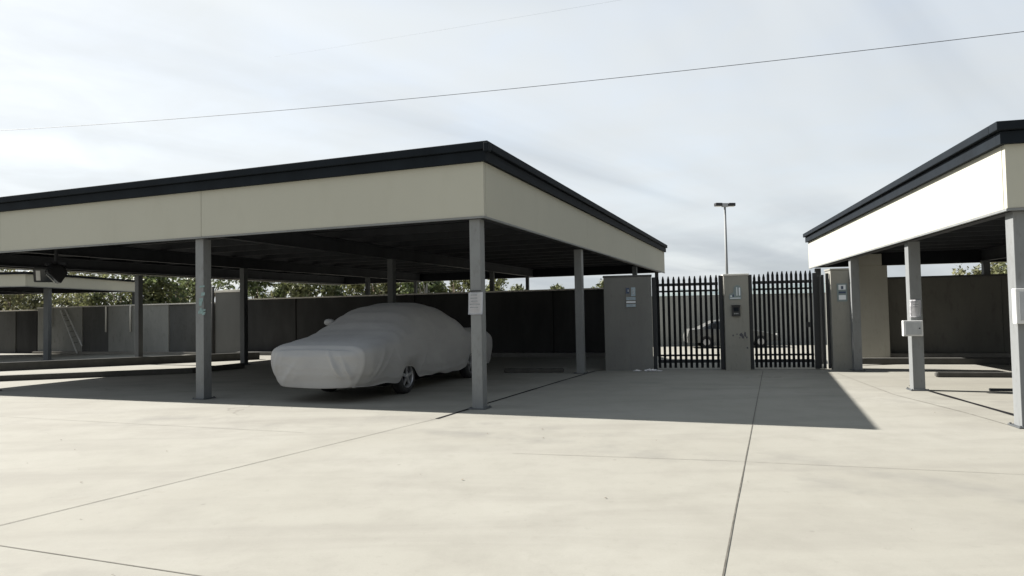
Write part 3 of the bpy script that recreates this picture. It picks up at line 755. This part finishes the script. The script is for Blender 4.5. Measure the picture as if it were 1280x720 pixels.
# ------------------------------------------------------------------ beyond the gates: low wall, cars
t = wall('boundary_wall', [(4, 38.5), (10, 37.5), (17, 36.6), (24, 35.6)], .25, 2.2, 'olive grey wall seen through the gate bars across the back yard', ['far_wall'], cope='far_wall')
def sedan(loc, rz, col, label):
    t = empty('parked_car', loc, rz, label, 'car')
    prof = [(0, .35), (.05, .62), (.25, .72), (1.2, .90), (1.95, 1.36), (2.5, 1.43), (3.1, 1.38), (3.85, 1.0), (4.35, .96), (4.45, .6), (4.42, .3)]
    m = MB(); lay = []
    for xx, sc in ((-.86, 1), (-.8, 1), (.8, 1), (.86, 1)):
        lay.append([m.bm.verts.new(((xx if z < .92 else xx*(1-(z-.9)*.42)), y, z if abs(xx) < .85 else z-.02)) for y, z in prof])
    n = len(prof)
    for a, b in zip(lay, lay[1:]):
        for i in range(n): m.bm.faces.new((a[i], a[(i+1) % n], b[(i+1) % n], b[i]))
    m.bm.faces.new(lay[0]); m.bm.faces.new(lay[-1][::-1]); m.build('body', 'car_'+col, t, smooth=False)
    for s in (-1, 1):
        m = MB(); q = [(1.45, .95), (2.05, 1.32), (3.0, 1.33), (3.6, .98)]
        m.poly([(s*(.872*(1-(z-.9)*.42)), y, z) for y, z in q]); o = m.build('side_window', 'glass', t)
        for wy in (.85, 3.5):
            m = MB(); m.lathe([(s*.70, .30), (s*.88, .31), (s*.885, .2)], 'x', (0, wy, .31), 18); w = m.build('wheel', 'tyre', t, smooth=False)
            m = MB(); m.lathe([(s*.86, .19), (s*.895, .17)], 'x', (0, wy, .31), 12); m.build('rim', 'rim', w)
        m = MB(); m.box(min(s*.5, s*.8), max(s*.5, s*.8), -.0, .07, .60, .70, .01); m.build('headlight', 'lens_pale', t)
    m = MB(); m.poly([(-.66, 1.27, .955), (.66, 1.27, .955), (.60, 1.92, 1.352), (-.60, 1.92, 1.352)]); m.build('windscreen', 'glass', t)
    return t
for (X, Y, rz, col, lab) in ((13.4, 35.2, 1.45, 'grey', 'dull grey sedan half hidden behind the middle gate pier, seen through the bars'),):
    sedan((X, Y, -.55), rz, col, lab)

# ------------------------------------------------------------------ hills and trees
def hills(pts, depth, label):
    m = MB(); n = len(pts); rows = []
    for j, (f, dd) in enumerate(((0, 0), (.55, .25), (.85, .6), (1, 1), (.7, 1.6), (0, 2.2))):
        rows.append([m.bm.verts.new((x*(1+dd*depth/y), y+dd*depth, -1+z*f+z*.18*noise.noise(Vector((x*.02, j*1.7, 0))))) for x, y, z in pts])
    for a, b in zip(rows, rows[1:]):
        for i in range(n-1): m.bm.faces.new((a[i], a[i+1], b[i+1], b[i]))
    return tag(m.build('hills', 'hill', smooth=True), kind='structure')
hp = []
for i in range(90):
    th = radians(-60+120*i/89); x = tan(th*.98)*900; z = 20+30*sm((i-45)/25)+10*noise.noise(Vector((i*.13, 2, 0)))+7*noise.noise(Vector((i*.5, 5, 0)))
    hp.append((x, 900, z))
hills(hp, 300, 'h')

def crown_mesh(seed, rx, rz, n_clump, n_leaf, leaf, gaps=.2):
    rnd = random.Random(seed); m = MB()
    cl = []
    for i in range(n_clump):
        while True:
            v = Vector((rnd.uniform(-1, 1), rnd.uniform(-1, 1), rnd.uniform(-1, 1)))
            if .25 < v.length < 1: break
        v = Vector((v.x*rx, v.y*rx, v.z*rz*(1 if v.z > 0 else .8))); cl.append((v, rnd.uniform(.26, .48)*min(rx, rz*1.2)))
    for c, r in cl:
        for k in range(n_leaf):
            d = Vector((rnd.gauss(0, 1), rnd.gauss(0, 1), rnd.gauss(0, .8))); d.normalize()
            p = c+d*r*(rnd.random()**.4)
            a = Vector((rnd.gauss(0, 1), rnd.gauss(0, 1), rnd.gauss(0, 1))).normalized(); b = a.cross(d+Vector((.01, 0, 0))).normalized()
            s = leaf*rnd.uniform(.6, 1.4)
            m.bm.faces.new([m.bm.verts.new(q) for q in (p-a*s, p+b*s*.45, p+a*s, p-b*s*.45)])
    return m, cl
def tree(x, y, h, rx, rz, mat, label, seed, n_clump=16, n_leaf=130, leaf=.13, bark='bark', name='tree', z0=-.55):
    t = empty(name, (x, y, z0), seed*1.3, label, 'tree', None)
    m, cl = crown_mesh(seed, rx, rz, n_clump, n_leaf, leaf)
    zc = h-rz
    c = m.build('crown', mat, t, recalc=False); c.location = (0, 0, zc)
    m = MB(); m.tube([(0, 0, 0), (.05, .02, zc*.5), (.0, .05, zc), (.05, 0, zc+rz*.4)], [.05*h**.7, .04*h**.7, .03*h**.7, .02], 8)
    rnd = random.Random(seed)
    for cc, r in cl[:9]:
        s0 = Vector((0, .03, zc*rnd.uniform(.5, .95))); e = cc*.85+Vector((0, 0, zc)); mid = (s0+e)/2+Vector((0, 0, .1))
        m.tube([s0, mid, e], [.022*h**.6, .015*h**.6, .006], 6)
    m.build('trunk', bark, t, smooth=True)
    return t
rnd = random.Random(21)
# (pixel ratio, distance, height, radius x, radius z, mat, label)
TR = [
 (-.80, 44, 5.2, 2.4, 2.2, 'leaf_c', 'brownish tree at the far left edge behind the low carport'),
 (-.735, 41, 4.6, 2.2, 2.0, 'leaf_c', 'dry olive tree just left of the post under the low carport'),
 (-.68, 46, 5.0, 2.4, 2.2, 'leaf_a', 'olive tree behind the ladder and panelled wall'),
 (-.625, 44, 4.8, 2.2, 2.0, 'leaf_c', 'thin dry tree behind the low carport roof end'),
 (-.575, 40, 4.4, 1.9, 1.9, 'leaf_a', 'mottled olive tree left of the second row post above the panelled wall'),
 (-.535, 41, 5.0, 2.1, 2.2, 'leaf_b', 'dense green tree right of the second row post above the panelled wall'),
 (-.49, 43, 4.9, 2.0, 2.1, 'leaf_a', 'mottled tree just left of the front post'),
 (-.44, 50, 5.4, 2.3, 2.3, 'leaf_b', 'green tree hidden behind the tall wall pier'),
 (-.375, 42, 4.7, 1.7, 1.9, 'leaf_b', 'dark green tree right of the tall wall pier'),
 (-.335, 45, 4.9, 1.9, 2.1, 'leaf_c', 'dry pale tree above the dark wall left of the car'),
 (-.295, 42, 4.6, 1.8, 1.9, 'leaf_a', 'olive tree over the bonnet of the covered car'),
 (-.25, 44, 4.8, 1.8, 2.0, 'leaf_b', 'green tree over the windscreen of the covered car'),
 (-.205, 41, 4.6, 1.6, 1.8, 'leaf_a', 'olive tree just right of the row post behind the car'),
 (-.165, 43, 4.8, 1.7, 2.0, 'leaf_c', 'pale tree over the roof of the covered car'),
 (-.125, 40, 4.6, 1.5, 1.9, 'leaf_b', 'dark green tree with pale trunk over the car roof'),
 (-.085, 43, 4.5, 1.6, 1.8, 'leaf_a', 'bright olive tree left of the corner post'),
 (-.012, 42, 3.45, 1.5, 1.3, 'leaf_a', 'round olive tree just right of the corner post'),
 (.052, 47, 3.4, 1.35, 1.2, 'leaf_a', 'second round olive tree right of the corner post standing against sky'),
 (.092, 56, 3.2, 1.6, 1.1, 'leaf_c', 'low distant shrub between the round trees and the second side post'),
 (.128, 44, 3.25, 1.2, 1.1, 'leaf_a', 'small olive tree left of the wide gate pier'),
 (.66, 60, 3.9, .9, 1.7, 'leaf_b', 'narrow dark tree above the right wall'),
 (.70, 46, 4.3, 2.0, 1.8, 'leaf_c', 'dry olive tree above the right wall near the front post'),
 (.745, 45, 4.4, 2.1, 1.9, 'leaf_a', 'green olive tree at the right end of the right wall'),
]
for i, (r, Y, h, rx, rz, mat, lab) in enumerate(TR):
    tree(r*Y, Y, h+.55, rx, rz, M[mat], lab, 30+i, n_clump=18, n_leaf=120, leaf=.15, bark='bark_pale' if i in (14, 13, 4) else 'bark')

# ------------------------------------------------------------------ sky and light
SUN = Vector((4.81-.10, -2.14+.05, 0)); SUN = Vector((-SUN.x, -SUN.y, 4.12)).normalized()
el = math.asin(SUN.z); az = atan2(SUN.x, SUN.y)
w = bpy.data.worlds.new('World'); SC.world = w; w.use_nodes = True; nt = w.node_tree; nt.nodes.clear()
out = nt.nodes.new('ShaderNodeOutputWorld'); bg = nt.nodes.new('ShaderNodeBackground'); nt.links.new(bg.outputs[0], out.inputs[0])
sky = nt.nodes.new('ShaderNodeTexSky'); sky.sky_type = 'NISHITA'; sky.sun_disc = False; sky.sun_elevation = el; sky.sun_rotation = az % (2*pi)
sky.air_density = 1.0; sky.dust_density = 2.5; sky.ozone_density = 1.0
tc = nt.nodes.new('ShaderNodeTexCoord')
# project the view direction on a cloud deck so clouds stretch toward the horizon
sep = nt.nodes.new('ShaderNodeSeparateXYZ'); nt.links.new(tc.outputs['Generated'], sep.inputs[0])
def mth(op, a, b=None, c=None):
    n = nt.nodes.new('ShaderNodeMath'); n.operation = op
    for i, v in enumerate((a, b, c)):
        if v is None: continue
        if hasattr(v, 'links'): nt.links.new(v, n.inputs[i])
        else: n.inputs[i].default_value = v
    return n.outputs[0]
zc = mth('ADD', mth('MAXIMUM', sep.outputs[2], 0), .12)
cb = nt.nodes.new('ShaderNodeCombineXYZ'); nt.links.new(mth('DIVIDE', sep.outputs[0], zc), cb.inputs[0]); nt.links.new(mth('DIVIDE', sep.outputs[1], zc), cb.inputs[1])
mp0 = nt.nodes.new('ShaderNodeMapping'); mp0.inputs['Rotation'].default_value = (0, 0, radians(-45)); nt.links.new(cb.outputs[0], mp0.inputs[0])
mp = nt.nodes.new('ShaderNodeMapping'); mp.inputs['Scale'].default_value = (.28, 1.5, 1); mp.inputs['Location'].default_value = (0, .35, 0); nt.links.new(mp0.outputs[0], mp.inputs[0])
lowv = nt.nodes.new('ShaderNodeMapping'); lowv.inputs['Scale'].default_value = (1, 1, 4.5); nt.links.new(tc.outputs['Generated'], lowv.inputs[0])
n1 = noise_tex(nt, .85, 4, .45, mp.outputs[0], .5)
n2 = noise_tex(nt, 1.1, 4, .5, cb.outputs[0], .3)
n3 = noise_tex(nt, 2.2, 5, .55, cb.outputs[0], .3)
dot = nt.nodes.new('ShaderNodeVectorMath'); dot.operation = 'DOT_PRODUCT'; nt.links.new(tc.outputs['Generated'], dot.inputs[0]); dot.inputs[1].default_value = SUN
glow = ramp(nt, mth('MULTIPLY_ADD', dot.outputs['Value'], .5, .5), [(.45, 0.0), (.72, .35), (.9, .8), (1.0, 1.0)])
dark = ramp(nt, n1, [(.36, 0.0), (.50, .45), (.64, 1.0)])
c = mixc(nt, dark, (2.62, 2.72, 2.78), (1.98, 2.09, 2.19))
c = mixc(nt, ramp(nt, n2, [(.35, 0.0), (.7, .5)]), c, (2.2, 2.34, 2.45))
c = mixc(nt, mth('MULTIPLY', glow, .85), c, (3.2, 3.3, 3.32))
cover = ramp(nt, n3, [(.25, .84), (.5, .93), (.7, .98)])
c = mixc(nt, cover, sky.outputs[0], c)
up = ramp(nt, sep.outputs[2], [(.40, (1.0, 1.0, 1.0)), (.62, (.66, .72, .80))])
c = mixc(nt, 1.0, c, up, 'MULTIPLY')
strk = ramp(nt, n1, [(.47, (1.09, 1.10, 1.105)), (.58, (1.03, 1.045, 1.06)), (.70, (.95, .97, .99))])
c = mixc(nt, 1.0, c, strk, 'MULTIPLY')
lowc = ramp(nt, sep.outputs[2], [(.03, 1.0), (.16, 0.0)])
n4 = noise_tex(nt, 5.0, 5, .55, lowv.outputs[0], .4)
lc = mth('MULTIPLY', lowc, ramp(nt, n4, [(.42, 0.0), (.62, .6)]))
c = mixc(nt, lc, c, (1.62, 1.80, 1.98))
back = ramp(nt, mth('MULTIPLY_ADD', dot.outputs['Value'], .5, .5), [(.18, .25), (.42, 1.0)])
c = mixc(nt, 1.0, c, back, 'MULTIPLY')
nt.links.new(c, bg.inputs[0]); bg.inputs[1].default_value = .1
sd_ = bpy.data.lights.new('sun', 'SUN'); sd_.energy = 5.0; sd_.angle = radians(.55); sd_.color = (1, .965, .91)
so_ = bpy.data.objects.new('sun', sd_); C.objects.link(so_); so_.rotation_euler = SUN.to_track_quat('Z', 'Y').to_euler(); so_.location = (-20, 8, 20)

# ------------------------------------------------------------------ camera
pitch, roll = .0346, -.0193
F = Vector((0, cos(pitch), sin(pitch))); Rv = Vector((1, 0, 0)); U = Rv.cross(F)
R2 = Rv*cos(roll)+U*sin(roll); U2 = -Rv*sin(roll)+U*cos(roll)
cd = bpy.data.cameras.new('camera'); cam = bpy.data.objects.new('camera', cd); C.objects.link(cam)
mt = Matrix((R2, U2, -F)).transposed().to_4x4(); mt.translation = Vector((0, 0, 1.5)); cam.matrix_world = mt
cd.sensor_width = 36; cd.lens = 854.41/1280*36; cd.clip_start = .05; cd.clip_end = 9000
SC.camera = cam
SC.render.resolution_x = 1024; SC.render.resolution_y = 576
SC.view_settings.view_transform = 'Standard'; SC.view_settings.look = 'None'; SC.view_settings.gamma = 1
SC.view_settings.use_curve_mapping = False; SC.view_settings.exposure = 1.45
